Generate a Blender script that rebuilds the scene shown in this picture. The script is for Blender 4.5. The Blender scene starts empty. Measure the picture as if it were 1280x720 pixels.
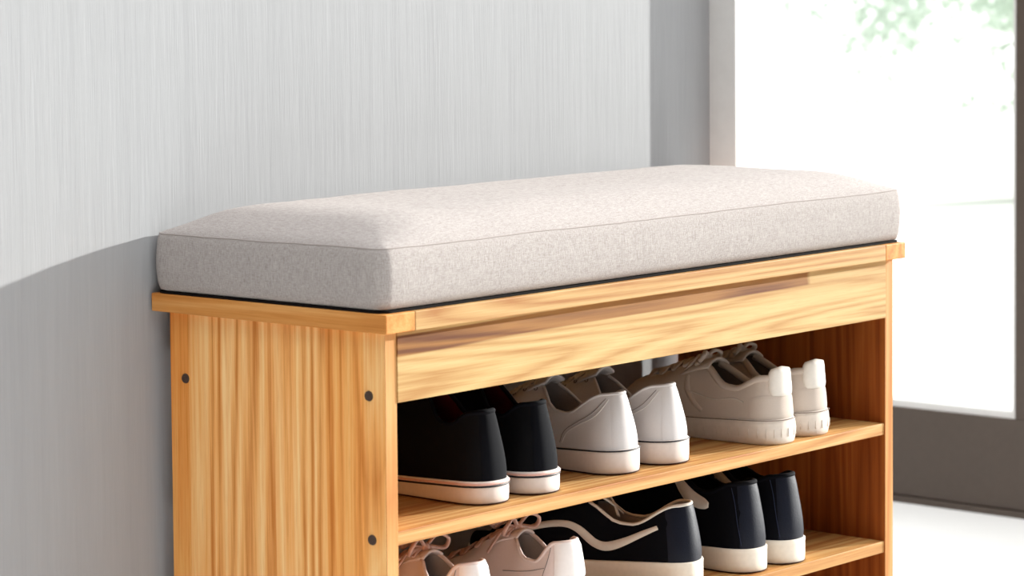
import bpy, bmesh, math, random
from mathutils import Vector, Matrix, noise
PI = math.pi
random.seed(7)
C = bpy.context.scene.collection
H0 = 0.60                       # height of the bench's top board
# measured bench (metres): length, depth, board, overhangs, panel, apron, shelves
L, D, TB, A, B, CB, TP, HA = 1.0, 0.339, 0.020, 0.0113, 0.0114, 0.0173, 0.0179, 0.0739
Z1, TS, Z2 = H0 - 0.2278, 0.0144, H0 - 0.3779
Z3 = Z2 - 0.157
WY = D + 0.003                  # plane of the wall behind the bench

# ------------------------------------------------------------------ helpers
def obj(name, bm, mat=None, parent=None, smooth=False):
    me = bpy.data.meshes.new(name)
    bmesh.ops.recalc_face_normals(bm, faces=bm.faces)
    bm.to_mesh(me); bm.free()
    o = bpy.data.objects.new(name, me); C.objects.link(o)
    if mat: me.materials.append(mat)
    if parent: o.parent = parent
    if smooth:
        for p in me.polygons: p.use_smooth = True
    return o

def tag(o, label=None, cat=None, group=None, kind=None):
    for k, v in (('label', label), ('category', cat), ('group', group), ('kind', kind)):
        if v: o[k] = v
    return o

def thing(name, label, cat, loc=(0, 0, 0), rz=0, group=None):
    o = bpy.data.objects.new(name, None); C.objects.link(o)
    o.empty_display_size = 0.05
    o.location = loc; o.rotation_euler = (0, 0, rz)
    return tag(o, label, cat, group)

def box(bm, x0, x1, y0, y1, z0, z1, bev=0.0, seg=2):
    r = bmesh.ops.create_cube(bm, size=1.0)
    vs = r['verts']
    for v in vs:
        v.co = Vector((x0 + (v.co.x + .5) * (x1 - x0), y0 + (v.co.y + .5) * (y1 - y0), z0 + (v.co.z + .5) * (z1 - z0)))
    if bev:
        es = list({e for v in vs for e in v.link_edges})
        bmesh.ops.bevel(bm, geom=es, offset=bev, segments=seg, affect='EDGES', profile=.5)
    return bm

def bx(*a, **k):
    return box(bmesh.new(), *a, **k)

def tube(bm, pts, r, n=8, closed=False, caps=True, flat=1.0):
    """round tube along points; r a number or a list"""
    pts = [Vector(p) for p in pts]; m = len(pts)
    rings = []; prev = None
    for i, p in enumerate(pts):
        if closed: t = pts[(i + 1) % m] - pts[i - 1]
        else: t = pts[min(i + 1, m - 1)] - pts[max(i - 1, 0)]
        t = t.normalized() if t.length > 1e-9 else Vector((0, 0, 1))
        if prev is None:
            a = t.cross(Vector((0, 0, 1)))
            if a.length < .2: a = t.cross(Vector((1, 0, 0)))
        else:
            a = prev - t * prev.dot(t)
        a.normalize(); b = t.cross(a); prev = a
        rr = r[i] if isinstance(r, (list, tuple)) else r
        rings.append([bm.verts.new(p + (a * math.cos(2 * PI * k / n) + b * math.sin(2 * PI * k / n) * flat) * rr) for k in range(n)])
    for i in range(m if closed else m - 1):
        q, s = rings[i], rings[(i + 1) % m]
        for k in range(n):
            bm.faces.new((q[k], q[(k + 1) % n], s[(k + 1) % n], s[k]))
    if caps and not closed:
        bm.faces.new(rings[0][::-1]); bm.faces.new(rings[-1])
    return bm

def catmull(pts, n=8):
    out = []; m = len(pts)
    P = [Vector(p) for p in pts]
    for i in range(m - 1):
        p0, p1, p2, p3 = P[max(i - 1, 0)], P[i], P[i + 1], P[min(i + 2, m - 1)]
        for k in range(n):
            t = k / n
            out.append(.5 * ((2 * p1) + (p2 - p0) * t + (2 * p0 - 5 * p1 + 4 * p2 - p3) * t * t + (3 * p1 - p0 - 3 * p2 + p3) * t ** 3))
    out.append(P[-1])
    return out

def key(t, ks):
    """smooth interpolation through (t, value) keys"""
    if t <= ks[0][0]: return ks[0][1]
    for (a, va), (b, vb) in zip(ks, ks[1:]):
        if t <= b:
            s = (t - a) / (b - a); s = s * s * (3 - 2 * s)
            return va + (vb - va) * s
    return ks[-1][1]

# ---------------------------------------------------------------- materials
def s2l(c):
    return tuple((x / 255 / 12.92) if x / 255 <= .04045 else ((x / 255 + .055) / 1.055) ** 2.4 for x in c) + (1,)

class NT:
    def __init__(s, name):
        s.m = bpy.data.materials.new(name); s.m.use_nodes = True
        s.t = s.m.node_tree; s.n = s.t.nodes; s.b = s.n['Principled BSDF']; s.out = s.n['Material Output']
    def new(s, k, **kw):
        n = s.n.new(k)
        for a, v in kw.items(): setattr(n, a, v)
        return n
    def link(s, a, b): s.t.links.new(a, b)
    def math(s, op, a, b=None, clamp=False):
        n = s.new('ShaderNodeMath', operation=op); n.use_clamp = clamp
        for i, v in enumerate((a, b)):
            if v is None: continue
            if isinstance(v, (int, float)): n.inputs[i].default_value = v
            else: s.link(v, n.inputs[i])
        return n.outputs[0]
    def mix(s, f, a, b, mode='MIX'):
        n = s.new('ShaderNodeMix', data_type='RGBA', blend_type=mode)
        for i, v in ((0, f), (6, a), (7, b)):
            if isinstance(v, (int, float)): n.inputs[i].default_value = v
            elif isinstance(v, tuple): n.inputs[i].default_value = v
            else: s.link(v, n.inputs[i])
        return n.outputs[2]
    def coords(s, scale=(1, 1, 1), off=None):
        tc = s.new('ShaderNodeTexCoord'); mp = s.new('ShaderNodeMapping')
        mp.inputs['Scale'].default_value = scale
        s.link(tc.outputs['Object'], mp.inputs['Vector'])
        if off is not None: s.link(off, mp.inputs['Location'])
        return tc, mp.outputs[0]
    def noise(s, vec, scale, detail=3, rough=.5, dist=0):
        n = s.new('ShaderNodeTexNoise')
        n.inputs['Scale'].default_value = scale; n.inputs['Detail'].default_value = detail
        n.inputs['Roughness'].default_value = rough; n.inputs['Distortion'].default_value = dist
        s.link(vec, n.inputs['Vector'])
        return n.outputs[0]
    def ramp(s, f, stops, interp='LINEAR'):
        n = s.new('ShaderNodeValToRGB'); n.color_ramp.interpolation = interp
        e = n.color_ramp.elements
        while len(e) > 1: e.remove(e[0])
        e[0].position, e[0].color = stops[0]
        for p, c in stops[1:]:
            q = e.new(p); q.color = c
        s.link(f, n.inputs[0])
        return n.outputs[0]
    def bump(s, h, strength, dist=.001):
        n = s.new('ShaderNodeBump'); n.inputs['Strength'].default_value = strength
        n.inputs['Distance'].default_value = dist
        s.link(h, n.inputs['Height']); s.link(n.outputs[0], s.b.inputs['Normal'])

def plain(name, rgb, rough=.6, spec=.3, nscale=300, var=.06, bumps=.15):
    m = NT(name); col = s2l(rgb)
    _, v = m.coords()
    f = m.noise(v, nscale, 4)
    dark = tuple(c * (1 - var) for c in col[:3]) + (1,); lite = tuple(min(1, c * (1 + var)) for c in col[:3]) + (1,)
    m.link(m.ramp(f, [(.3, dark), (.7, lite)]), m.b.inputs['Base Color'])
    m.b.inputs['Roughness'].default_value = rough
    m.b.inputs['Specular IOR Level'].default_value = spec
    if bumps: m.bump(f, bumps, .0006)
    return m.m

def canvas(name, rgb, thread=.0009, rough=.9, var=.12):
    """woven cloth"""
    m = NT(name); col = s2l(rgb)
    tc, v = m.coords()
    f = m.noise(v, 900, 3, .6)
    g = m.noise(v, 25, 2)
    dark = tuple(c * (1 - var) for c in col[:3]) + (1,); lite = tuple(min(1, c * (1 + var)) for c in col[:3]) + (1,)
    c = m.ramp(f, [(.3, dark), (.7, lite)])
    c = m.mix(.25, c, m.ramp(g, [(.3, dark), (.7, lite)]))
    m.link(c, m.b.inputs['Base Color'])
    m.b.inputs['Roughness'].default_value = rough
    m.b.inputs['Specular IOR Level'].default_value = .15
    m.b.inputs['Sheen Weight'].default_value = .0
    m.bump(f, .35, thread)
    return m.m

def wood(name, grain, across, dark, mid, lite, bands=None, lamella=None, ring=1.0, patch=None):
    """laminated oak: grain axis index, across axis index, optional colour bands across"""
    m = NT(name)
    tc = m.new('ShaderNodeTexCoord'); sep = m.new('ShaderNodeSeparateXYZ')
    m.link(tc.outputs['Object'], sep.inputs[0])
    ax = sep.outputs[across]
    if lamella:
        li = m.math('FLOOR', m.math('DIVIDE', ax, lamella))
        wn = m.new('ShaderNodeTexWhiteNoise', noise_dimensions='1D'); m.link(li, wn.inputs['W'])
        rnd = wn.outputs['Value']
    else:
        rnd = m.math('ADD', 0.5, 0.0)
    comb = m.new('ShaderNodeCombineXYZ')
    for i in range(3):
        base = m.math('MULTIPLY', sep.outputs[i], .05 if i == grain else 1.0)
        m.link(m.math('ADD', base, m.math('MULTIPLY', rnd, 3.1 + i)), comb.inputs[i])
    v = comb.outputs[0]
    big = m.noise(v, 22, 3, .5, .6)                # broad figure
    rings = m.math('FRACT', m.math('MULTIPLY', m.noise(v, 9, 1.5, .4, .3), 17 * ring))
    rings = m.math('ABSOLUTE', m.math('SUBTRACT', rings, .5))       # 0..0.5
    rings = m.math('MULTIPLY', rings, 2)
    comb2 = m.new('ShaderNodeCombineXYZ')
    for i in range(3):
        m.link(m.math('MULTIPLY', sep.outputs[i], .022 if i == grain else 1.0), comb2.inputs[i])
    fine = m.noise(comb2.outputs[0], 420, 4, .65)
    pores = m.noise(comb2.outputs[0], 1100, 2, .5)
    f = m.math('ADD', m.math('MULTIPLY', big, .18), m.math('MULTIPLY', rings, .22))
    mid_ = m.noise(comb2.outputs[0], 190, 3, .55, .4)
    f = m.math('ADD', f, m.math('MULTIPLY', fine, .28))
    f = m.math('ADD', f, m.math('MULTIPLY', mid_, .36))
    f = m.math('ADD', f, m.math('MULTIPLY', m.math('SUBTRACT', rnd, .5), .16 if lamella else 0))
    col = m.ramp(f, [(.37, s2l(dark)), (.52, s2l(mid)), (.68, s2l(lite))])
    pm = m.math('MULTIPLY', m.math('SUBTRACT', pores, .56, True), 4, True)
    col = m.mix(m.math('MULTIPLY', pm, .5), col, s2l(dark))
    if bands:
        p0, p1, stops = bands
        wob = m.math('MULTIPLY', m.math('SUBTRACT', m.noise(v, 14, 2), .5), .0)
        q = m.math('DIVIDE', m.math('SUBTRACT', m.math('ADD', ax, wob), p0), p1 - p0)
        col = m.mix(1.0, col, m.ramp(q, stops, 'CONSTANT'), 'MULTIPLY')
    if patch:
        # a darker heartwood lamella let into the rail
        z0, z1, x1, tint = patch
        wob = m.math('MULTIPLY', m.math('SUBTRACT', m.noise(comb2.outputs[0], 60, 2), .5), .012)
        slant = m.math('MULTIPLY', sep.outputs[grain], .012)
        zz = m.math('ADD', m.math('ADD', ax, wob), m.math('MULTIPLY', slant, -1.0))
        a = m.math('MULTIPLY', m.math('SUBTRACT', zz, z0), 500, True)
        b = m.math('MULTIPLY', m.math('SUBTRACT', z1, zz), 500, True)
        c = m.math('MULTIPLY', m.math('SUBTRACT', x1, m.math('ADD', sep.outputs[grain], m.math('MULTIPLY', wob, 2.0))), 120, True)
        k = m.math('MULTIPLY', m.math('MULTIPLY', a, b), c)
        streak = m.ramp(m.math('ADD', m.math('MULTIPLY', mid_, .6), m.math('MULTIPLY', rings, .3)), [(.32, (.62, .50, .38, 1)), (.56, (1.12, 1.10, 1.06, 1))])
        col = m.mix(k, col, m.mix(1.0, m.mix(1.0, col, s2l(tint), 'MULTIPLY'), streak, 'MULTIPLY'))
    m.link(col, m.b.inputs['Base Color'])
    m.b.inputs['Roughness'].default_value = .6
    m.b.inputs['Specular IOR Level'].default_value = .16
    m.bump(fine, .25, .0006)
    return m.m

g1 = lambda x, y, z: (x, y, z, 1)
W_SIDE = wood('oak_side_lit', 2, 1, (206, 130, 62), (246, 180, 108), (255, 212, 150),  # same oak, lightened to put the light on this side into its colour
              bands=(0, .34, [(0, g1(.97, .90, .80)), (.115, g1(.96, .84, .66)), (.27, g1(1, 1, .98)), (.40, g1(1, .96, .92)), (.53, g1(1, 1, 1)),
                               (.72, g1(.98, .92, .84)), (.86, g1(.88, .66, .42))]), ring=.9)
W_TOP = wood('oak_top', 0, 1, (160, 108, 58), (183, 143, 90), (196, 160, 108), lamella=.07, ring=1.4)
W_CAP = wood('oak_breadboard', 1, 0, (176, 106, 46), (204, 136, 68), (218, 158, 92))
W_APRON = wood('oak_apron', 0, 2, (168, 122, 68), (190, 155, 100), (200, 169, 116), ring=1.7,
               patch=(H0 - .047, H0 - .0235, .80, (190, 158, 122)))
W_SHELF = wood('oak_shelf', 0, 1, (162, 102, 50), (188, 140, 82), (202, 161, 106), lamella=.055)
W_INNER_SHADE = wood('oak_right_shaded', 2, 1, (124, 58, 17), (146, 74, 26), (162, 88, 34), lamella=.06)  # same oak, darkened to put the inner face's shade into its colour
W_EDGE = wood('oak_edge', 2, 0, (176, 112, 56), (196, 136, 76), (206, 154, 98))
SCREW = plain('bronze_screw', (70, 52, 42), .45, .5, bumps=0)

# wallpaper with fine vertical flutes
def wall_mat():
    m = NT('fluted_wallpaper')
    _, v = m.coords((1, 1, .05))
    a = m.noise(v, 170, 4, .6); b = m.noise(v, 420, 3, .6)
    _, v2 = m.coords((1, 1, .015)); c = m.noise(v2, 60, 2)
    h = m.math('ADD', m.math('MULTIPLY', a, .6), m.math('ADD', m.math('MULTIPLY', b, .3), m.math('MULTIPLY', c, .5)))
    m.link(m.ramp(h, [(.4, s2l((160, 161, 163))), (.85, s2l((168, 169, 171)))]), m.b.inputs['Base Color'])
    m.b.inputs['Roughness'].default_value = .8; m.b.inputs['Specular IOR Level'].default_value = .2
    m.bump(h, .32, .0014)
    return m.m
WALL = wall_mat()
WHITE = plain('white_paint', (235, 234, 231), .5, .3, 60, .02, .05)
TRIMG = plain('grey_painted_casing', (240, 239, 236), .5, .3, 60, .02, .05)
DARK = plain('dark_bronze_aluminium', (84, 73, 65), .45, .4, 80, .04, .03)
BEAD = plain('light_glazing_bead', (225, 224, 222), .5, .3, 80, .02, 0)
def floor_mat():
    m = NT('pale_stone_floor')
    tc, v = m.coords()
    br = m.new('ShaderNodeTexBrick'); br.offset = 0
    br.inputs['Scale'].default_value = 1; br.inputs['Brick Width'].default_value = .8; br.inputs['Row Height'].default_value = .8
    br.inputs['Mortar Size'].default_value = .002
    br.inputs['Color1'].default_value = s2l((240, 239, 236)); br.inputs['Color2'].default_value = s2l((237, 236, 233)); br.inputs['Mortar'].default_value = s2l((190, 188, 184))
    m.link(v, br.inputs['Vector'])
    f = m.noise(v, 6, 5, .6)
    m.link(m.mix(.3, br.outputs[0], m.ramp(f, [(.3, s2l((232, 231, 228))), (.7, s2l((246, 245, 243)))])), m.b.inputs['Base Color'])
    m.b.inputs['Roughness'].default_value = .55
    return m.m
FLOOR = floor_mat()
PAVE = plain('white_terrace_paving', (250, 249, 247), .8, .2, 8, .03, .1)
def glass_mat():
    m = NT('window_glass'); n = m.n
    tr = m.new('ShaderNodeBsdfTransparent'); gl = m.new('ShaderNodeBsdfGlossy'); gl.inputs['Roughness'].default_value = .02
    lw = m.new('ShaderNodeFresnel'); lw.inputs['IOR'].default_value = 1.2
    mx = m.new('ShaderNodeMixShader'); m.link(lw.outputs[0], mx.inputs[0]); m.link(tr.outputs[0], mx.inputs[1]); m.link(gl.outputs[0], mx.inputs[2])
    tr.inputs['Color'].default_value = (.97, .98, .975, 1)
    m.link(mx.outputs[0], m.out.inputs['Surface'])
    return m.m
GLASS = glass_mat()
def linen_mat():
    m = NT('oatmeal_linen')
    _, v1 = m.coords((1, 1, .08)); _, v2 = m.coords((.12, .12, 1)); _, v3 = m.coords()
    a = m.noise(v1, 1300, 3, .7); b = m.noise(v2, 1300, 3, .7); c = m.noise(v3, 30, 3); d = m.noise(v3, 700, 2, .6)
    h = m.math('ADD', m.math('MULTIPLY', a, .6), m.math('MULTIPLY', b, .4))
    col = m.ramp(h, [(.36, s2l((144, 136, 131))), (.5, s2l((170, 162, 158))), (.66, s2l((192, 186, 182)))])
    col = m.mix(.08, col, m.ramp(d, [(.35, s2l((152, 143, 138))), (.65, s2l((200, 192, 188)))]))
    m.link(col, m.b.inputs['Base Color'])
    m.b.inputs['Roughness'].default_value = .95; m.b.inputs['Specular IOR Level'].default_value = .1
    hh = m.math('ADD', h, m.math('MULTIPLY', c, .8))
    m.bump(hh, .4, .0010)
    return m.m
LINEN = linen_mat()

# --------------------------------------------------------------- the setting
def struct(name, bm, m, parent=None):
    o = obj(name, bm, m, parent)
    if not parent: o['kind'] = 'structure'
    return o
XP0, XP1, YP = 1.077, 1.137, D - .038           # casing at the end of the wall
struct('floor', bx(-2.2, 2.26, -3.0, 2.2, -.12, 0), FLOOR)
struct('wall_back', bx(-2.2, XP1 - .002, WY, WY + .12, 0, 2.6), WALL)
struct('trim_1', bx(XP0, XP1, YP, WY + .13, 0, 2.6, bev=.0015), TRIMG)
DX = 2.26
wr = bmesh.new()
box(wr, DX, DX + .12, -3.0, -1.75, 0, 2.6); box(wr, DX, DX + .12, 1.30, 2.2, 0, 2.6); box(wr, DX, DX + .12, -1.75, 1.30, 2.35, 2.6)
struct('wall_right', wr, WHITE)
def leaf(n, y0, y1, dx):
    d = bmesh.new()
    x0, x1 = DX + dx, DX + dx + .045
    box(d, x0, x1, y0, y1, .012, .170, bev=.002); box(d, x0, x1, y0, y1, 2.24, 2.34, bev=.002)
    sl = .085
    box(d, x0, x1, y0, y0 + sl, .170, 2.24, bev=.002); box(d, x0, x1, y1 - sl, y1, .170, 2.24, bev=.002)
    o = struct('door_%d' % n, d, DARK)
    b = bmesh.new()
    box(b, x0 + .004, x1 - .004, y0 + sl, y1 - sl, .170, .182); box(b, x0 + .004, x1 - .004, y0 + sl, y1 - sl, 2.228, 2.24)
    for ya, yb in ((y0 + sl, y0 + sl + .006), (y1 - sl - .006, y1 - sl)): box(b, x0 + .004, x1 - .004, ya, yb, .182, 2.228)
    obj('glazing_bead', b, BEAD, o)
    obj('glass_pane', bx(x0 + .018, x0 + .024, y0 + sl + .001, y1 - sl - .001, .176, 2.234), GLASS, o)
    return o
leaf(1, .447, 1.295, .006)
leaf(2, -1.745, .50, .062)
struct('trim_2', bx(DX + .0, DX + .12, -1.75, 1.30, -.02, .011, bev=.002), DARK)
struct('ground', bx(DX + .12, 500, -300, 500, -.15, -.03), PAVE)

# garden wall and tree outside, seen overexposed through the glass
def leafm():
    m = NT('overexposed_leaves')
    _, v = m.coords(); f = m.noise(v, 2.2, 3)
    m.link(m.ramp(f, [(.35, s2l((186, 204, 188))), (.65, s2l((224, 231, 222)))]), m.b.inputs['Base Color'])  # overexposure put into the leaf colour as a pale green
    m.b.inputs['Roughness'].default_value = .6
    m.b.inputs['Transmission Weight'].default_value = 0
    tl = m.new('ShaderNodeBsdfTranslucent'); tl.inputs['Color'].default_value = s2l((214, 224, 214))
    mx = m.new('ShaderNodeMixShader'); mx.inputs[0].default_value = .5
    m.link(m.b.outputs[0], mx.inputs[1]); m.link(tl.outputs[0], mx.inputs[2]); m.link(mx.outputs[0], m.out.inputs['Surface'])
    return m.m
BARK = plain('tree_bark', (130, 112, 96), .9, .2, 20, .2, .5)
def tree(cx, cy, h, rad, n):
    t = thing('garden_tree', 'pale green leafy tree seen through the glass door at upper right', 'tree', (cx, cy, -.03))
    tb = bmesh.new()
    tube(tb, catmull([(0, 0, 0), (.05, .03, h * .3), (-.04, .05, h * .6), (0, 0, h * .85)], 6), [.11 - .07 * i / 18 for i in range(19)], 10)
    for k in range(7):
        a = k * 2.4; z = h * (.42 + .05 * k)
        tube(tb, catmull([(0, 0, z), (math.cos(a) * .4, math.sin(a) * .4, z + .25), (math.cos(a) * rad * .8, math.sin(a) * rad * .8, z + .5)], 5), [.035 - .0028 * i for i in range(11)], 6)
    obj('trunk', tb, BARK, t, True)
    lf = bmesh.new()
    for k in range(n):
        u = Vector((random.gauss(0, 1), random.gauss(0, 1), random.gauss(0, 1))).normalized()
        r = random.random() ** .4 * (1 + .25 * noise.noise(u * 3))
        p = Vector((u.x * rad * r, u.y * rad * r, h * .78 + u.z * rad * .85 * r))
        if noise.noise(p * 2.3) < -.12: continue
        a = Vector((random.uniform(-1, 1), random.uniform(-1, 1), random.uniform(-1, .3))).normalized()
        b = a.cross(u if abs(a.dot(u)) < .9 else Vector((0, 0, 1))).normalized()
        l, w = random.uniform(.035, .06), random.uniform(.014, .024)
        vs = [lf.verts.new(p + a * x * l + b * y * w) for x, y in ((0, 0), (.35, 1), (.75, .7), (1, 0), (.75, -.7), (.35, -1))]
        lf.faces.new(vs)
    obj('foliage', lf, leafm(), t)
TREE_ARGS = (9.0, 4.02, 1.76, 1.22, 26000)
tree(*TREE_ARGS)

# ----------------------------------------------------------------- the bench
bench = thing('shoe_bench', 'light oak shoe storage bench with open shelves standing against the grey wall', 'bench')
EC = .046
tb = bx(EC + .0004, L - EC - .0004, 0, D, H0 - TB, H0, bev=.0010)
obj('top_board', tb, W_TOP, bench)
for x0, x1 in ((0, EC), (L - EC, L)):
    obj('breadboard_end', bx(x0, x1, 0, D, H0 - TB, H0, bev=.0012), W_CAP, bench)
YB = D - CB
def panel(x0, x1, m, nm='side_panel'):
    o = obj(nm, bx(x0, x1, B + .0008, YB, 0, H0 - TB, bev=.0004), m, bench)
    obj('front_edge_tone', bx(x0, x1, B, B + .0008, 0, H0 - TB, bev=.0003), W_EDGE, bench)  # strip added to tone the sunlit front edge apart from the panel face
    return o
pl = panel(A, A + TP, W_SIDE); pr = panel(L - A - TP, L - A, W_INNER_SHADE)
obj('apron', bx(A + TP, L - A - TP, B - .0012, B + .017, H0 - TB - HA, H0 - TB, bev=.0007), W_APRON, bench)
obj('back_rail', bx(A + TP, L - A - TP, YB - .018, YB, H0 - TB - .05, H0 - TB, bev=.0007), W_APRON, bench)
for z in (Z1, Z2, Z3):
    obj('shelf', bx(A + TP, L - A - TP, B + .0015, YB - .002, z - TS, z, bev=.0008), W_SHELF, bench)
obj('kick_board', bx(A + TP, L - A - TP, B + .03, B + .046, 0, Z3 - TS, bev=.0008), W_APRON, bench)
def screw(y, z, x, s):
    bm = bmesh.new()
    r = bmesh.ops.create_cone(bm, cap_ends=True, segments=20, radius1=.0056, radius2=.0050, depth=.0016, matrix=Matrix.Translation((x + s * .0006, y, z)) @ Matrix.Rotation(s * PI / 2, 4, 'Y'))
    # hex socket
    bmesh.ops.create_cone(bm, cap_ends=True, segments=6, radius1=.0026, radius2=.0026, depth=.0006, matrix=Matrix.Translation((x + s * .0015, y, z)) @ Matrix.Rotation(s * PI / 2, 4, 'Y'))
    o = obj('screw_cap', bm, SCREW, bench); o['label'] = 'dark bronze screw cap'
for s, x in ((-1, A), (1, L - A)):
    for y, z in ((.0335, H0 - .0868), (.031, H0 - .236), (.2985, H0 - .0927), (.031, H0 - .385), (.031, H0 - .542), (.2985, H0 - .542)):
        screw(y, z, x, s)

# --------------------------------------------------------------- the cushion
def cushion():
    x0, x1, y0, y1 = -.001, 1.006, .0035, D + .001
    hs = .066; rc = .018
    # rounded rectangle outline
    def outline(ins):
        pts = []
        r = max(rc - ins, .004)
        for (cx, cy, a0) in ((x1 - ins - r, y1 - ins - r, 0), (x0 + ins + r, y1 - ins - r, 90), (x0 + ins + r, y0 + ins + r, 180), (x1 - ins - r, y0 + ins + r, 270)):
            for k in range(9):
                a = math.radians(a0 + k * 90 / 8); pts.append((cx + r * math.cos(a), cy + r * math.sin(a)))
        out = []
        seg = [14, 40, 14, 40]     # subdivide straights: left/back/front
        n = len(pts)
        for i, p in enumerate(pts):
            out.append(p)
            if i % 9 == 8:
                q = pts[(i + 1) % n]; m = {0: 40, 1: 14, 2: 40, 3: 14}[i // 9]
                for j in range(1, m): out.append((p[0] + (q[0] - p[0]) * j / m, p[1] + (q[1] - p[1]) * j / m))
        return out
    bm = bmesh.new(); rows = []
    prof = [(.020, .0020), (.010, .0022), (.0045, .0042), (.0015, .012), (.0, .025), (-.0004, .036), (.0004, .048), (.0016, .058), (.003, .064), (.0042, hs)]
    for ins, z in prof: rows.append((outline(ins), z, ins))
    ins = .0042
    for k in range(1, 15):
        ins = .0042 + .150 * (k / 14) ** 1.25
        d = ins / .155
        z = hs + 1e-6
        rows.append((outline(ins), z, ins))
    vr = []
    for pts, z, ins in rows:
        r = []
        for (x, y) in pts:
            wob = 0
            if z > .01:
                wob = .0016 * noise.noise(Vector((x * 6, y * 6, z * 10 + 3))) + .0006 * noise.noise(Vector((x * 30, y * 30, z * 20)))
            # the top sinks slightly toward both ends
            dz = 0
            if z > hs:
                gx = 1 - (1 - min(1, max(0, min(x - x0, x1 - x) / .125))) ** 2.6
                gy = 1 - (1 - min(1, max(0, min(y - y0, y1 - y) / .088))) ** 2.6
                dz = (.0265 - .004 * max(0, x - .55)) * gx * gy + .003 * min(gx, gy)
            cz = z
            # corners of the seam droop a little
            r.append(bm.verts.new((x + (wob if ins > 0 else wob * .5), y + wob * .5, H0 + cz + dz + wob)))
        vr.append(r)
    n = len(vr[0])
    for a, b in zip(vr, vr[1:]):
        for k in range(n): bm.faces.new((a[k], a[(k + 1) % n], b[(k + 1) % n], b[k]))
    bm.faces.new(vr[0][::-1]); bm.faces.new(vr[-1])
    seam = [v.co.copy() for v in vr[9]]
    vc = [v.co.copy() for v in vr[3][:]]
    root = obj('seat_cushion', bm, LINEN, None, True)
    tag(root, 'long oatmeal linen box cushion lying on top of the oak bench', 'cushion')
    bb = bmesh.new(); o0, o1 = outline(.0035), outline(.0035)
    lo = [bb.verts.new((x, y, H0 + .0001)) for x, y in o0]; hi = [bb.verts.new((x, y, H0 + .0024)) for x, y in o1]
    for k in range(len(lo)): bb.faces.new((lo[k], lo[(k + 1) % len(lo)], hi[(k + 1) % len(lo)], hi[k]))
    bb.faces.new(lo[::-1]); bb.faces.new(hi)
    obj('gap_shade_strip', bb, plain('gap_shade_black', (20, 17, 16), .9, .1, bumps=0), root)['label'] = 'thin black strip standing in for shade under the cushion'  # black strip paints the shade in the gap below the cushion
    m = NT('linen_seam'); m.b.inputs['Base Color'].default_value = s2l((160, 151, 146)); m.b.inputs['Roughness'].default_value = .95
    sb = bmesh.new(); tube(sb, seam, .0008, 6, closed=True)
    obj('seam', sb, m.m, root, True)
    # upright stitched seams near the front-left and rear corners of the boxing
    return root
cushion()

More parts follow.
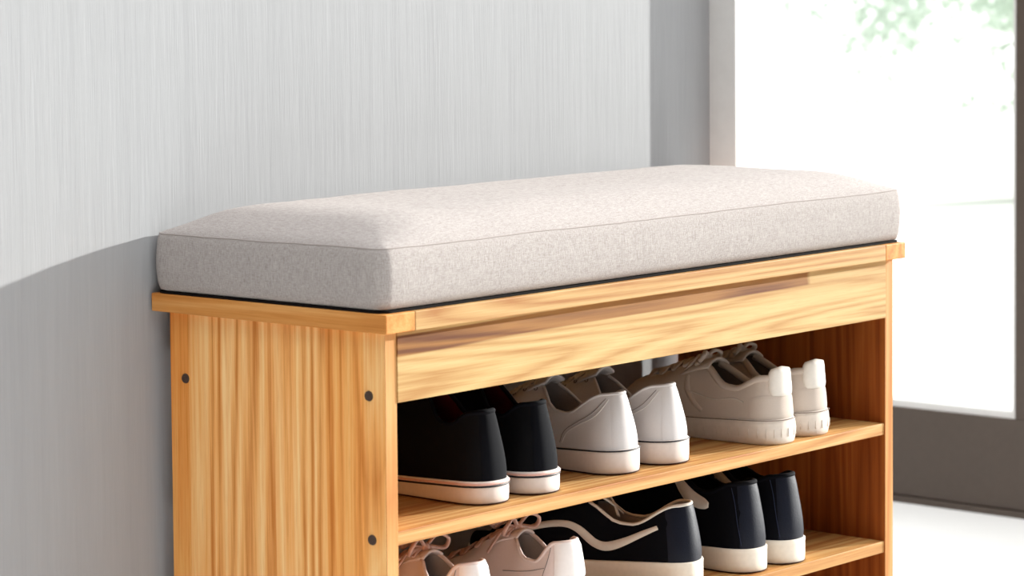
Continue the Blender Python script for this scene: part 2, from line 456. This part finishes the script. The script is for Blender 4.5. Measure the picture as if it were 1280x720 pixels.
# ------------------------------------------------------------------- shoes
class Shoe:
    def __init__(s, name, label, cat, loc, rz, P, group=None):
        s.P = dict(Ln=.272, wh=.034, wb=.047, hs=.024, hst=.020, flare=.001, heel=.090, dip=.062, throat=.092, ridge=.060, toe=.036,
                   gap=.013, tdip=.26, tthr=.50, tend=.74, htin=.72, lean=.010, hr=.13, crad=.0022)
        s.P.update(P)
        s.t = thing(name, label, cat, loc, rz, group)
    def hw(s, t):
        P = s.P
        w = key(t, [(0, P['wh']), (.15, P['wh']), (.40, P['wh'] * 1.0), (.68, P['wb']), (.8, P['wb'] * .96), (1, P['wb'] * .9)])
        r = P['hr']
        if t < r: w *= max(0, 1 - (1 - t / r) ** 2.3) ** (1 / 2.3)
        r = .26
        if t > 1 - r: w *= max(0, 1 - (1 - (1 - t) / r) ** 2.2) ** (1 / 2.2)
        return w
    def cx(s, t): return 0
    def hsf(s, t): return key(t, [(0, s.P['hs']), (.5, s.P['hst']), (.85, s.P['hst']), (1, s.P['hst'] * 1.12)])
    @staticmethod
    def tu(u):
        a = abs(u); return (1 - math.cos(PI * a)) / 2
    def Cp(s, u, ins=0.0):
        t = s.tu(u); sg = 1 if u >= 0 else -1
        Ln = s.P['Ln']; w = s.hw(t)
        k = 1 - ins / s.P['wh']
        return Vector((sg * w * k, Ln / 2 + (t - .5) * Ln * (1 - 2 * ins / Ln), 0))
    def Tp(s, u):
        P = s.P; t = s.tu(u); sg = 1 if u >= 0 else -1; Ln = P['Ln']
        r = P['hr']
        cap = max(0, 1 - (1 - t / r) ** 2.3) ** (1 / 2.3) if t < r else 1
        cw = key(t, [(0, P['wh'] * P['htin']), (.2, P['wh'] * .76), (P['tdip'] + .08, P['wh'] * .74), (P['tthr'], P['gap']), (P['tend'] - .04, P['gap'] * .7), (P['tend'], 0)]) * cap
        z = key(t, [(0, P['heel']), (.05, P['heel'] - .001), (P['tdip'], P['dip']), (P['tdip'] + .05, P['dip'] + .001), (P['tthr'], P['throat']), (P['tend'], P['ridge']), (.92, P['toe']), (1, P['toe'])])
        y = t * Ln
        if t < .3: y += P['lean'] * (1 - t / .3)
        if t > P['tend']: y = P['tend'] * Ln + (y - P['tend'] * Ln) * .72
        return Vector((sg * cw, y, z))
    def S(s, u, v):
        t = s.tu(u); c = s.Cp(u, .0022); c.z = s.hsf(t) - .003; T = s.Tp(u)
        h = Vector((c.x - T.x, c.y - T.y, 0)); dz = T.z - c.z
        f = min(1, max(0, (t - .35) / .35))
        k1 = .38 + .30 * f; k2 = .42 + .30 * f; k3 = .38 * (1 - f) + .02 * f
        p1 = Vector((c.x, c.y, c.z + k1 * dz)); p2 = Vector((T.x + k2 * h.x, T.y + k2 * h.y, T.z - k3 * dz))
        a = 1 - v
        return c * a ** 3 + p1 * 3 * a * a * v + p2 * 3 * a * v * v + T * v ** 3
    def N(s, u, v):
        e = .004
        u1, u2 = max(-.999, u - e), min(.999, u + e); v1, v2 = max(0, v - e * 4), min(1, v + e * 4)
        n = (s.S(u2, v) - s.S(u1, v)).cross(s.S(u, v2) - s.S(u, v1))
        if n.length < 1e-12: return Vector((0, 0, 1))
        n.normalize()
        o = s.S(u, v) - Vector((0, s.P['Ln'] * .5, .0))
        if n.dot(Vector((o.x * 3, o.y * .8, .03))) < 0: n = -n
        return n
    def find(s, side, y, z):
        """surface point on one side at height z near length y (y<0 : round the heel)"""
        P = s.P; t = min(.97, max(.0005, y / P['Ln']))
        u = side * math.acos(1 - 2 * t) / PI
        lo, hi = 0.0, 1.0
        for _ in range(22):
            m = (lo + hi) / 2
            if s.S(u, m).z < z: lo = m
            else: hi = m
        return u, (lo + hi) / 2
    def sole(s, mat, bot=None, stripes=(), bulge=0.0, grooves=0):
        P = s.P; N = 56; us = [-1 + 2 * i / N for i in range(N)]
        bm = bmesh.new(); rows = []
        def row(ins, zf):
            r = []
            for u in us:
                c = s.Cp(u, ins); c.z = zf(s.tu(u)); r.append(bm.verts.new(c))
            rows.append(r)
        row(.0060, lambda t: 0); row(.0018, lambda t: 0); row(.0004 - bulge * .3, lambda t: .002)
        row(-bulge * .8, lambda t: s.hsf(t) * .3); row(-bulge, lambda t: s.hsf(t) * .55); row(-bulge * .7, lambda t: s.hsf(t) * .8)
        row(-.0002, lambda t: s.hsf(t) - .0012); row(.0008, lambda t: s.hsf(t)); row(.0050, lambda t: s.hsf(t))
        for a, b in zip(rows, rows[1:]):
            for k in range(N): bm.faces.new((a[k], a[(k + 1) % N], b[(k + 1) % N], b[k]))
        for r in (rows[0], rows[-1]):
            for i in range(1, N // 2 - 1):
                bm.faces.new((r[i], r[i + 1], r[N - i - 1], r[N - i]))
            bm.faces.new((r[0], r[1], r[N - 1])); bm.faces.new((r[N // 2], r[N // 2 - 1], r[N // 2 + 1]))
        so = obj('sole', bm, mat, s.t, True)
        for (z0, z1, m, nm) in stripes:       # bands measured down from the sole's upper edge
            b = bmesh.new(); rr = []
            for (o, zz) in ((-.0002, z0), (-.0009, z0 - .0004), (-.0009, z1 + .0004), (-.0002, z1)):
                r = []
                for u in us:
                    c = s.Cp(u, o - bulge * .6); c.z = s.hsf(s.tu(u)) + zz; r.append(b.verts.new(c))
                rr.append(r)
            for a, q in zip(rr, rr[1:]):
                for k in range(N): b.faces.new((a[k], a[(k + 1) % N], q[(k + 1) % N], q[k]))
            obj('sole_stripe', b, m, so, True)['label'] = nm
        if bot:
            b = bmesh.new(); r0 = [b.verts.new(Vector((*s.Cp(u, .0012).xy, .0002))) for u in us]; r1 = [b.verts.new(Vector((*s.Cp(u, -.0003).xy, .0022))) for u in us]
            for k in range(N): b.faces.new((r0[k], r0[(k + 1) % N], r1[(k + 1) % N], r1[k]))
            obj('outsole', b, bot, so, True)
        if grooves:
            b = bmesh.new()
            for i in range(grooves):
                u = -.62 + 1.1 * i / (grooves - 1)
                c = s.Cp(u, -bulge - .0001); d = s.Cp(u, .002)
                tube(b, [Vector((c.x, c.y, s.hsf(0) * .30)), Vector((c.x, c.y, s.hsf(0) * .62))], .00045, 5)
            obj('sole_ribs', b, mat, so, True)
        return so
    def upper(s, mat, thick=.0022):
        P = s.P; N = 84; M = 12; bm = bmesh.new(); g = []
        for i in range(N + 1):
            u = -1 + 2 * i / N; r = []
            for j in range(M + 1):
                p = s.S(u, j / M)
                w = .0007 * noise.noise(p * 45 + Vector((s.t.location.x * 50, 0, 0))) + .0005 * noise.noise(p * 110)
                p = p + s.N(u, j / M) * w * (1 if 0 < j < M else 0)
                r.append(bm.verts.new(p))
            g.append(r)
        for i in range(N):
            for j in range(M):
                try: bm.faces.new((g[i][j], g[i + 1][j], g[i + 1][j + 1], g[i][j + 1]))
                except ValueError: pass
        bmesh.ops.remove_doubles(bm, verts=bm.verts, dist=.00005)
        o = obj('upper', bm, mat, s.t, True); s.up = o
        return o
    def lining(s, mat):
        P = s.P; ue = math.acos(1 - 2 * (P['tend'] - .03)) / PI; N = 48; bm = bmesh.new(); g = []
        for i in range(N + 1):
            u = -ue + 2 * ue * i / N; r = []
            T = s.Tp(u); c = s.Cp(u, .006); c.z = s.hsf(s.tu(u)) + .002
            n = Vector((T.x, T.y - P['Ln'] * .3, 0)); n = n.normalized() if n.length else n
            for j in range(7):
                v = j / 6
                q = T.lerp(c, v); q -= n * (.0012 + .003 * math.sin(PI * v)); q.z -= .0008 if j == 0 else 0
                # keep inside the outer shell
                r.append(bm.verts.new(q))
            g.append(r)
        for i in range(N):
            for j in range(6): bm.faces.new((g[i][j], g[i + 1][j], g[i + 1][j + 1], g[i][j + 1]))
        for i in range(N // 2):
            try: bm.faces.new((g[i][6], g[i + 1][6], g[N - i - 1][6], g[N - i][6]))
            except ValueError: pass
        return obj('lining', bm, mat, s.t, True)
    def collar(s, mat, r=None, ext=None, pad=0.0):
        P = s.P; r = r or P['crad']; tE = ext or P['tthr'] - .02
        ue = math.acos(1 - 2 * tE) / PI; N = 44; pts = []; rr = []
        for i in range(N + 1):
            u = -ue + 2 * ue * i / N; T = s.Tp(u)
            n = Vector((T.x, T.y - P['Ln'] * .2, 0)); n = n.normalized() if n.length > 1e-6 else n
            pts.append(T - n * r * .55 + Vector((0, 0, -r * .35))); rr.append(r * (1 + pad * math.exp(-(i - N / 2) ** 2 / 60)))
        bm = bmesh.new(); tube(bm, pts, rr, 8)
        return obj('collar', bm, mat, s.t, True)
    def patch(s, name, mat, u0, u1, vf0, vf1, off=.0009, N=22, M=8, parent=None, puff=0.0):
        bm = bmesh.new(); g = []
        for i in range(N + 1):
            a = i / N; u = u0 + (u1 - u0) * a; r = []
            v0 = vf0(u) if callable(vf0) else vf0; v1 = vf1(u) if callable(vf1) else vf1
            for j in range(M + 1):
                b = j / M; v = v0 + (v1 - v0) * b
                e = min(1, 8 * min(a, 1 - a, b, 1 - b)) ; e = math.sqrt(e) if e > 0 else 0
                q = s.S(u, v) + s.N(u, v) * (off * (.25 + .75 * e) + puff * (min(a, 1 - a) * 4) * (min(b, 1 - b) * 4) ** .5 * .6)
                r.append(bm.verts.new(q))
            g.append(r)
        for i in range(N):
            for j in range(M): bm.faces.new((g[i][j], g[i + 1][j], g[i + 1][j + 1], g[i][j + 1]))
        return obj(name, bm, mat, parent or s.t, True)
    def ribbon(s, name, mat, side, path, off=.0009, dens=10, parent=None):
        """band on the side of the upper; path of (y, z, width)"""
        pts = catmull([Vector(p) for p in path], dens); bm = bmesh.new(); g = []
        for i, p in enumerate(pts):
            q0, q1 = pts[max(0, i - 1)], pts[min(len(pts) - 1, i + 1)]
            d = Vector((q1.x - q0.x, q1.y - q0.y)); d = d.normalized() if d.length else Vector((1, 0)); n = Vector((-d.y, d.x))
            r = []
            for k in (-1, -.8, 0, .8, 1):
                y, z = p.x + n.x * p.z * .5 * k, p.y + n.y * p.z * .5 * k
                u, v = s.find(side, y, z)
                o = off if abs(k) < 1 else -.0004
                if i in (0, len(pts) - 1): o = min(o, .0001)
                r.append(bm.verts.new(s.S(u, v) + s.N(u, v) * o))
            g.append(r)
        for a, b in zip(g, g[1:]):
            for k in range(4): bm.faces.new((a[k], a[k + 1], b[k + 1], b[k]))
        return obj(name, bm, mat, parent or s.t, True)
    def stitch(s, mat, side, path, r=.00045, name='stitching'):
        pts = []
        for p in catmull([Vector((a, b, 0)) for a, b in path], 10):
            u, v = s.find(side, p.x, p.y); pts.append(s.S(u, v) + s.N(u, v) * .0006)
        bm = bmesh.new(); tube(bm, pts, r, 5)
        return obj(name, bm, mat, s.up, True)
    def tongue(s, mat, up=.010, w=.024, t1=None, thick=.003, back=.012):
        P = s.P; bm = bmesh.new(); g = []; t0, tt = P['tend'] - .01, (t1 or P['tthr'] - .03)
        for i in range(13):
            a = i / 12; t = t0 + (tt - t0) * a
            T = s.Tp(math.acos(1 - 2 * max(t, P['tthr'])) / PI)
            y = t * P['Ln'] - back * max(0, a - .75) * 2; z = T.z - .0025 + up * max(0, a - .6) / .4
            ww = P['gap'] * .75 + (w - P['gap'] * .75) * min(1, a * 1.4)
            r = []
            for k in range(9):
                b = -1 + k / 4
                # keep the tongue under the eyelet rows, arched
                r.append(bm.verts.new((b * ww * (1 if a > .0 else 1), y, z - .010 * b * b * (ww / .024))))
            g.append(r)
        for a, b in zip(g, g[1:]):
            for k in range(8): bm.faces.new((a[k], a[k + 1], b[k + 1], b[k]))
        o = obj('tongue', bm, mat, s.t, True)
        m = o.modifiers.new('thick', 'SOLIDIFY'); m.thickness = thick; m.offset = -1
        return o
    def laces(s, mat, rows=5, r=.0022, bow=0.0, cross=True, flat=.5, raise_=.0022, spread=1.0):
        P = s.P; bm = bmesh.new(); ps = []
        for i in range(rows):
            t = P['tthr'] + .01 + (P['tend'] - .05 - P['tthr']) * i / (rows - 1)
            T = s.Tp(math.acos(1 - 2 * t) / PI); ps.append((abs(T.x) * spread + .005, T.y, T.z))
        def bar(p, q):
            m = (p + q) / 2 + Vector((0, 0, .0035 + raise_))
            tube(bm, catmull([p + Vector((0, 0, -.002)), p.lerp(m, .6) + Vector((0, 0, .0012)), m, q.lerp(m, .6) + Vector((0, 0, .0012)), q + Vector((0, 0, -.002))], 4), r, 6, flat=flat)
        for i, (x, y, z) in enumerate(ps):
            bar(Vector((-x, y, z)), Vector((x, y, z)))
            if cross and i + 1 < rows:
                x2, y2, z2 = ps[i + 1]
                bar(Vector((-x, y, z)), Vector((x2, y2, z2))); bar(Vector((x, y, z)), Vector((-x2, y2, z2)))
        o = obj('laces', bm, mat, s.t, True)
        if bow:
            x, y, z = ps[0]; c = Vector((0, y - .002, z + .006)); b = bmesh.new()
            for sg in (-1, 1):
                lp = [c, c + Vector((sg * bow * .5, -.004, bow * .42)), c + Vector((sg * bow, -.008, bow * .25)), c + Vector((sg * bow * 1.02, -.002, -bow * .12)), c + Vector((sg * bow * .5, .004, -bow * .05)), c]
                tube(b, catmull(lp, 6), r * 1.1, 6, flat=flat)
                tl = [c, c + Vector((sg * bow * .4, .006, .002)), c + Vector((sg * bow * .9, .012, -bow * .45)), c + Vector((sg * bow * 1.0, .02, -bow * .9))]
                tube(b, catmull(tl, 6), r * .9, 6, flat=flat)
            bmesh.ops.create_uvsphere(b, u_segments=10, v_segments=8, radius=r * 2.2, matrix=Matrix.Translation(c))
            obj('bow', b, mat, o, True)
        return o
    def eyelets(s, mat, rows=5, r=.0022):
        P = s.P
        for i in range(rows):
            t = P['tthr'] + .01 + (P['tend'] - .05 - P['tthr']) * i / (rows - 1)
            for sg in (-1, 1):
                u = sg * math.acos(1 - 2 * t) / PI; v = .90; bm = bmesh.new()
                c, n = s.S(u, v), s.N(u, v)
                a = n.cross(Vector((0, 1, 0))).normalized(); b = n.cross(a)
                tube(bm, [c + n * .0006 + (a * math.cos(k * PI / 5) + b * math.sin(k * PI / 5)) * r for k in range(10)], .0006, 5, closed=True)
                obj('eyelet', bm, mat, s.up, True)

BLACK = canvas('black_canvas', (8, 8, 11), var=.2); BLACKS = plain('black_suede', (8, 9, 15), .85, .10)
NAVY = plain('navy_leather', (11, 15, 30), .5, .2, 500, .12, .4)
RED = canvas('dark_red_lining', (84, 15, 22)); 
SOLEW = plain('off_white_rubber', (226, 214, 206), .55, .3, 200, .03, .05)
SOLEC = plain('cream_rubber', (233, 222, 206), .55, .3, 200, .03, .05)
PINKS = plain('salmon_rubber_stripe', (222, 176, 164), .5, .3, bumps=0)
BLKR = plain('black_rubber_stripe', (30, 26, 30), .5, .3, bumps=0)
BRNR = plain('brown_gum_rubber', (70, 45, 36), .7, .3, bumps=0)
WCAN = canvas('white_leather', (212, 206, 204), .0003, .6, .03); GLIN = canvas('grey_lining', (172, 160, 154), .0008)
BEIGE = canvas('beige_knit', (198, 184, 172), .0006, .85, .05); BEIGEP = plain('beige_leather_tab', (222, 214, 204), .6, .3, 200, .03, .1)
BSOLE = plain('beige_rubber', (214, 202, 190), .7, .25, 150, .05, .4)
BROWNL = canvas('brown_grey_lining', (120, 104, 94), .0008)
BLUSH = canvas('blush_leather', (224, 206, 200), .0003, .6, .03); BLUSHW = plain('white_heel_leather', (238, 230, 226), .5, .35, 200, .02, .1)
SATIN = plain('dusty_pink_satin', (200, 162, 148), .35, .5, 200, .06, .1)
STR = plain('cream_stripe_leather', (226, 218, 208), .6, .3, 200, .03, .1); LACEW = canvas('cream_lace', (222, 214, 204), .0006)
STI = plain('pale_thread', (236, 230, 226), .8, .1, bumps=0); NTH = plain('navy_thread', (48, 54, 76), .8, .1, bumps=0); STD = plain('grey_thread', (140, 130, 126), .8, .1, bumps=0)

def shoe_black(loc, rz, label):
    s = Shoe('canvas_sneaker', label, 'shoe', loc, rz, dict(Ln=.262, wh=.0345, wb=.0405, hs=.026, hst=.022, heel=.100, dip=.085, throat=.124, ridge=.078, tdip=.16, tthr=.40, tend=.74, gap=.013, htin=.62, lean=.014), 'black canvas sneakers on the upper shelf')
    s.sole(SOLEW, BRNR, [(-.0015, -.0042, PINKS, 'salmon pink stripe'), (-.0045, -.0066, BLKR, 'thin black stripe')])
    s.upper(BLACK); s.lining(RED); s.collar(BLACKS, .0024, pad=.25); s.tongue(BLACK, .006)
    s.patch('heel_strip', BLACKS, -.10, .10, .03, .98)
    s.laces(BLACKS, 6, .0022, bow=.02)
    return s
def shoe_white(loc, rz, label):
    s = Shoe('leather_sneaker', label, 'shoe', loc, rz, dict(Ln=.268, wh=.036, wb=.044, hs=.029, hst=.025, heel=.092, dip=.066, throat=.094, ridge=.064, tdip=.27, tthr=.45, gap=.013, htin=.52, lean=.013), 'white leather sneakers on the upper shelf')
    s.sole(SOLEW, BRNR, [(-.0003, -.0022, BLKR, 'thin black stripe')])
    s.upper(WCAN); s.lining(GLIN); s.collar(WCAN, .0020); s.tongue(WCAN, .014, w=.019, back=.008)
    s.patch('heel_strip', WCAN, -.115, .115, .02, .97)
    for sd in (-1, 1):
        s.stitch(STI, sd, [(.010, .085), (.026, .066), (.048, .055), (.066, .044), (.072, .032)])
        s.stitch(STD, sd, [(.013, .086), (.030, .069), (.051, .0575), (.070, .046), (.0755, .032)], .0004)
    s.laces(LACEW, 5, .0021); s.eyelets(STD)
    return s
def shoe_beige(loc, rz, label):
    s = Shoe('knit_trainer', label, 'shoe', loc, rz, dict(Ln=.272, wh=.0365, wb=.0385, hs=.031, hst=.026, heel=.082, dip=.066, throat=.090, ridge=.066, tdip=.20, tthr=.42, gap=.014, htin=.74, lean=.006, crad=.004), 'beige chunky trainers on the upper shelf')
    s.sole(BSOLE, None, [(-.0003, -.0014, BROWNL, 'grey brown groove')], bulge=.0015, grooves=26)
    s.upper(BEIGE); s.lining(BROWNL); s.collar(BEIGE, .0045); s.tongue(BEIGE, .010, back=.015)
    s.patch('heel_panel', BEIGE, -.22, .22, .03, .60, .0016)
    # padded pull tab standing above the collar
    bm = bmesh.new(); K = 20; rows = []
    for j in range(13):                       # rounded block, flattened front to back
        q = -1 + j / 6; rs = max(0, 1 - abs(q) ** 4.0) ** (1 / 4.0)
        z = .0750 + .0190 * q; T = s.S(*s.find(1, .0004, min(z, .0805)))
        cy = T.y + .0024; r = []
        for k in range(K):
            a = 2 * PI * k / K; ca, sa = math.cos(a), math.sin(a)
            px = math.copysign(abs(ca) ** .62, ca) * (.0215 - .0015 * q) * rs; py = math.copysign(abs(sa) ** .8, sa) * .0062 * rs
            r.append(bm.verts.new((px, cy + py + 10 * px * px, z)))
        rows.append(r)
    for p, q in zip(rows, rows[1:]):
        for k in range(K): bm.faces.new((p[k], p[(k + 1) % K], q[(k + 1) % K], q[k]))
    bmesh.ops.remove_doubles(bm, verts=bm.verts, dist=.0001)
    o = obj('heel_tab', bm, BEIGEP, s.t, True); o['label'] = 'pale padded heel tab'
    for sd in (-1, 1):
        s.stitch(BEIGEP, sd, [(.040, .050), (.055, .053), (.085, .050), (.12, .056)], .0006)
        s.ribbon('side_overlay', BEIGE, sd, [(.10, .034, .006), (.115, .046, .007), (.125, .060, .008), (.128, .076, .008)])
    s.laces(BEIGE, 5, .0030, bow=.018, flat=.7)
    return s
def shoe_blush(loc, rz, label):
    s = Shoe('bow_sneaker', label, 'shoe', loc, rz, dict(Ln=.262, wh=.034, hs=.026, hst=.022, heel=.092, dip=.068, throat=.092, ridge=.050, toe=.034, tdip=.15, tthr=.32, tend=.70, gap=.014, htin=.66, lean=.008, crad=.003), 'blush sneakers with satin bows on the lower shelf')
    s.sole(SOLEC)
    s.upper(BLUSH); s.lining(GLIN); s.collar(BLUSH, .0024); s.tongue(BLUSH, .008, w=.018, back=.004)
    o = s.patch('heel_tab', BLUSHW, -.15, .15, .35, 1.0, .0022, puff=.001); o['label'] = 'padded white heel tab'
    for sd in (-1, 1):
        s.stitch(STD, sd, [(.022, .036), (.028, .05), (.022, .070), (.018, .085)], .0004)
        s.stitch(STD, sd, [(.026, .062), (.05, .056), (.085, .052)], .0004)
    s.laces(SATIN, 5, .0026, flat=.6, bow=.030)
    # satin flower knots
    b = bmesh.new(); T = s.Tp(math.acos(1 - 2 * (s.P['tthr'] + .10)) / PI)
    for k in range(5):
        a = k * 2 * PI / 5; c = Vector((0, T.y + .006, T.z + .008)); d = Vector((math.cos(a), math.sin(a) * .9, .25))
        n = Vector((-math.sin(a), math.cos(a), 0))
        tube(b, catmull([c, c + d * .014 + n * .008 + Vector((0, 0, .006)), c + d * .022 + Vector((0, 0, .003)), c + d * .014 - n * .008 + Vector((0, 0, .006)), c], 6), .0032, 6, flat=.5)
    obj('satin_rosette', b, SATIN, s.t, True)
    return s
def shoe_striped(loc, rz, label):
    s = Shoe('skate_shoe', label, 'shoe', loc, rz, dict(Ln=.285, wh=.036, wb=.050, hs=.032, hst=.028, heel=.098, dip=.073, throat=.098, ridge=.062, toe=.046, tdip=.27, tthr=.47, tend=.86, gap=.028, htin=.64, lean=.012, crad=.003))
    s.sole(SOLEC, BRNR)
    s.upper(BLACKS); s.lining(GLIN)
    c = s.collar(LACEW, .0020); c['label'] = 'cream piped collar'
    s.tongue(BLACK, .006)
    o = s.patch('heel_counter', NAVY, -.21, .21, .02, .97, .0010); o['label'] = 'navy leather heel counter'
    for sd in (-1, 1):
        o = s.ribbon('side_stripe', STR, sd, [(.232, .048, .003), (.214, .0560, .0055), (.184, .0665, .0075), (.158, .0700, .0080), (.140, .0650, .0090), (.120, .0490, .0105), (.104, .0455, .0110), (.082, .0530, .0092), (.060, .0630, .0070), (.040, .0715, .0055)], .0012)
        o['label'] = 'cream wave stripe'
    s.laces(LACEW, 8, .0030, cross=False, flat=.5, spread=1.12)
    # two loose lace ends falling into the shoe
    b = bmesh.new(); T = s.Tp(math.acos(1 - 2 * .48) / PI)
    for sg in (-1, 1):
        tube(b, catmull([(sg * .008, T.y + .004, T.z + .004), (sg * .016, T.y - .014, T.z + .006), (sg * .004, T.y - .030, T.z - .006), (-sg * .010, T.y - .040, T.z - .020)], 6), .0026, 6, flat=.5)
    obj('lace_ends', b, LACEW, s.t, True)
    return s
def shoe_strap(loc, rz, label):
    s = Shoe('strap_sneaker', label, 'shoe', loc, rz, dict(Ln=.275, wh=.0345, wb=.0365, hs=.030, hst=.026, heel=.108, dip=.094, throat=.116, ridge=.082, toe=.046, tdip=.20, tthr=.42, tend=.74, gap=.013, htin=.68, lean=.012, crad=.003), 'dark navy sneakers with cream straps on the lower shelf')
    s.sole(SOLEC, BRNR)
    s.upper(BLACKS); s.lining(BLACK); s.collar(BLACKS, .003); s.tongue(BLACK, .004)
    o = s.patch('heel_counter', NAVY, -.13, .13, .02, .97, .0010); o['label'] = 'navy leather heel counter'
    for sd in (-1, 1):
        o = s.ribbon('strap', STR, sd, [(.108, .103, .010), (.096, .094, .016), (.084, .086, .018), (.070, .081, .017), (.058, .079, .013), (.052, .0785, .006)], .0018); o['label'] = 'cream leather strap'
        s.stitch(NTH, sd, [(.010, .034), (.013, .06), (.015, .085), (.018, .102)], .0004)
    s.laces(BLACKS, 5, .0022)
    return s

G = .0002
shoe_black((.221, .030, Z1 + G), 0.0, 'black canvas sneaker with a salmon striped white sole, beside the left panel')
shoe_black((.306, .026, Z1 + G), 0.0, 'black canvas sneaker on the upper shelf, the one next to the white pair')
shoe_white((.466, .034, Z1 + G), 0.0, 'white leather sneaker with black sole line, the one beside the black pair')
shoe_white((.558, .030, Z1 + G), 0.0, 'white leather sneaker with black sole line, the one beside the beige pair')
shoe_beige((.758, .016, Z1 + G), 0.0, 'beige chunky trainer with pale heel tab, the one beside the white pair')
shoe_beige((.839, .020, Z1 + G), 0.0, 'beige chunky trainer with pale heel tab, nearest the right panel')
shoe_blush((.183, .020, Z2 + G), 0.0, 'blush sneaker with a satin bow, nearest the left panel on the lower shelf')
shoe_blush((.346, .018, Z2 + G), 0.04, 'blush sneaker with a satin bow, in front of the black skate shoe')
s = shoe_striped((.597, .030, Z2 + G), 0.36, 'black skate shoe with cream wave stripe and navy heel, on the lower shelf')
shoe_strap((.709, .022, Z2 + G), 0.0, 'navy black sneaker with cream strap, the one behind the wave striped skate shoe')
shoe_strap((.784, .017, Z2 + G), 0.0, 'navy black sneaker with cream strap, nearest the right panel on the lower shelf')

# ------------------------------------------------------------ light and sky
sun = bpy.data.lights.new('sun', 'SUN'); sun.energy = 8.8; sun.angle = math.radians(.9); sun.color = (1, .975, .94)
so = bpy.data.objects.new('sun', sun); C.objects.link(so)
d = Vector((-3.4, 1, -.80)); so.rotation_euler = d.to_track_quat('-Z', 'Y').to_euler(); so.location = (6, -2, 3)
w = bpy.data.worlds.new('sky'); bpy.context.scene.world = w; w.use_nodes = True
nt = w.node_tree; nn = nt.nodes; bg = nn['Background']
tc = nn.new('ShaderNodeTexCoord'); sp = nn.new('ShaderNodeSeparateXYZ'); nt.links.new(tc.outputs['Generated'], sp.inputs[0])
mr = nn.new('ShaderNodeMapRange'); mr.inputs['From Min'].default_value = .25; mr.inputs['From Max'].default_value = .75
mr.inputs['To Min'].default_value = .12; mr.inputs['To Max'].default_value = 1.7
nt.links.new(sp.outputs[0], mr.inputs['Value'])
mz = nn.new('ShaderNodeMapRange'); mz.inputs['From Min'].default_value = .70; mz.inputs['From Max'].default_value = .85
mz.inputs['To Min'].default_value = 0; mz.inputs['To Max'].default_value = 4.0  # overhead glow added to the sky to brighten the cushion top
nt.links.new(sp.outputs[2], mz.inputs['Value'])
ad = nn.new('ShaderNodeMath'); ad.operation = 'ADD'; nt.links.new(mr.outputs[0], ad.inputs[0]); nt.links.new(mz.outputs[0], ad.inputs[1])
bg.inputs['Color'].default_value = (.98, .99, 1, 1)
nt.links.new(ad.outputs[0], bg.inputs['Strength'])

# ------------------------------------------------------------------- camera
f, yaw, pit, px, py, roll = 3450.42, 0.823939, 0.058155, -554.48, -168.82, -0.01766
fwd = Vector((math.cos(yaw) * math.cos(pit), math.sin(yaw) * math.cos(pit), -math.sin(pit)))
r = Vector((math.sin(yaw), -math.cos(yaw), 0)); u = r.cross(fwd)
ri = r * math.cos(roll) + u * math.sin(roll); ui = u * math.cos(roll) - r * math.sin(roll)
cam = bpy.data.cameras.new('camera'); co = bpy.data.objects.new('camera', cam); C.objects.link(co)
M = Matrix((ri, ui, -fwd)).transposed().to_4x4(); M.translation = Vector((-2.12607, -1.82713, H0 + .33289)); co.matrix_world = M
cam.sensor_width = 36; cam.lens = f * 36 / 1280
cam.shift_x = -px / 1280; cam.shift_y = py / 1280
cam.dof.use_dof = True; cam.dof.focus_distance = 3.15; cam.dof.aperture_fstop = 8
sc = bpy.context.scene; sc.camera = co
vs = sc.view_settings; vs.view_transform = 'Standard'; vs.look = 'None'; vs.gamma = 1; vs.exposure = 0; vs.use_curve_mapping = False
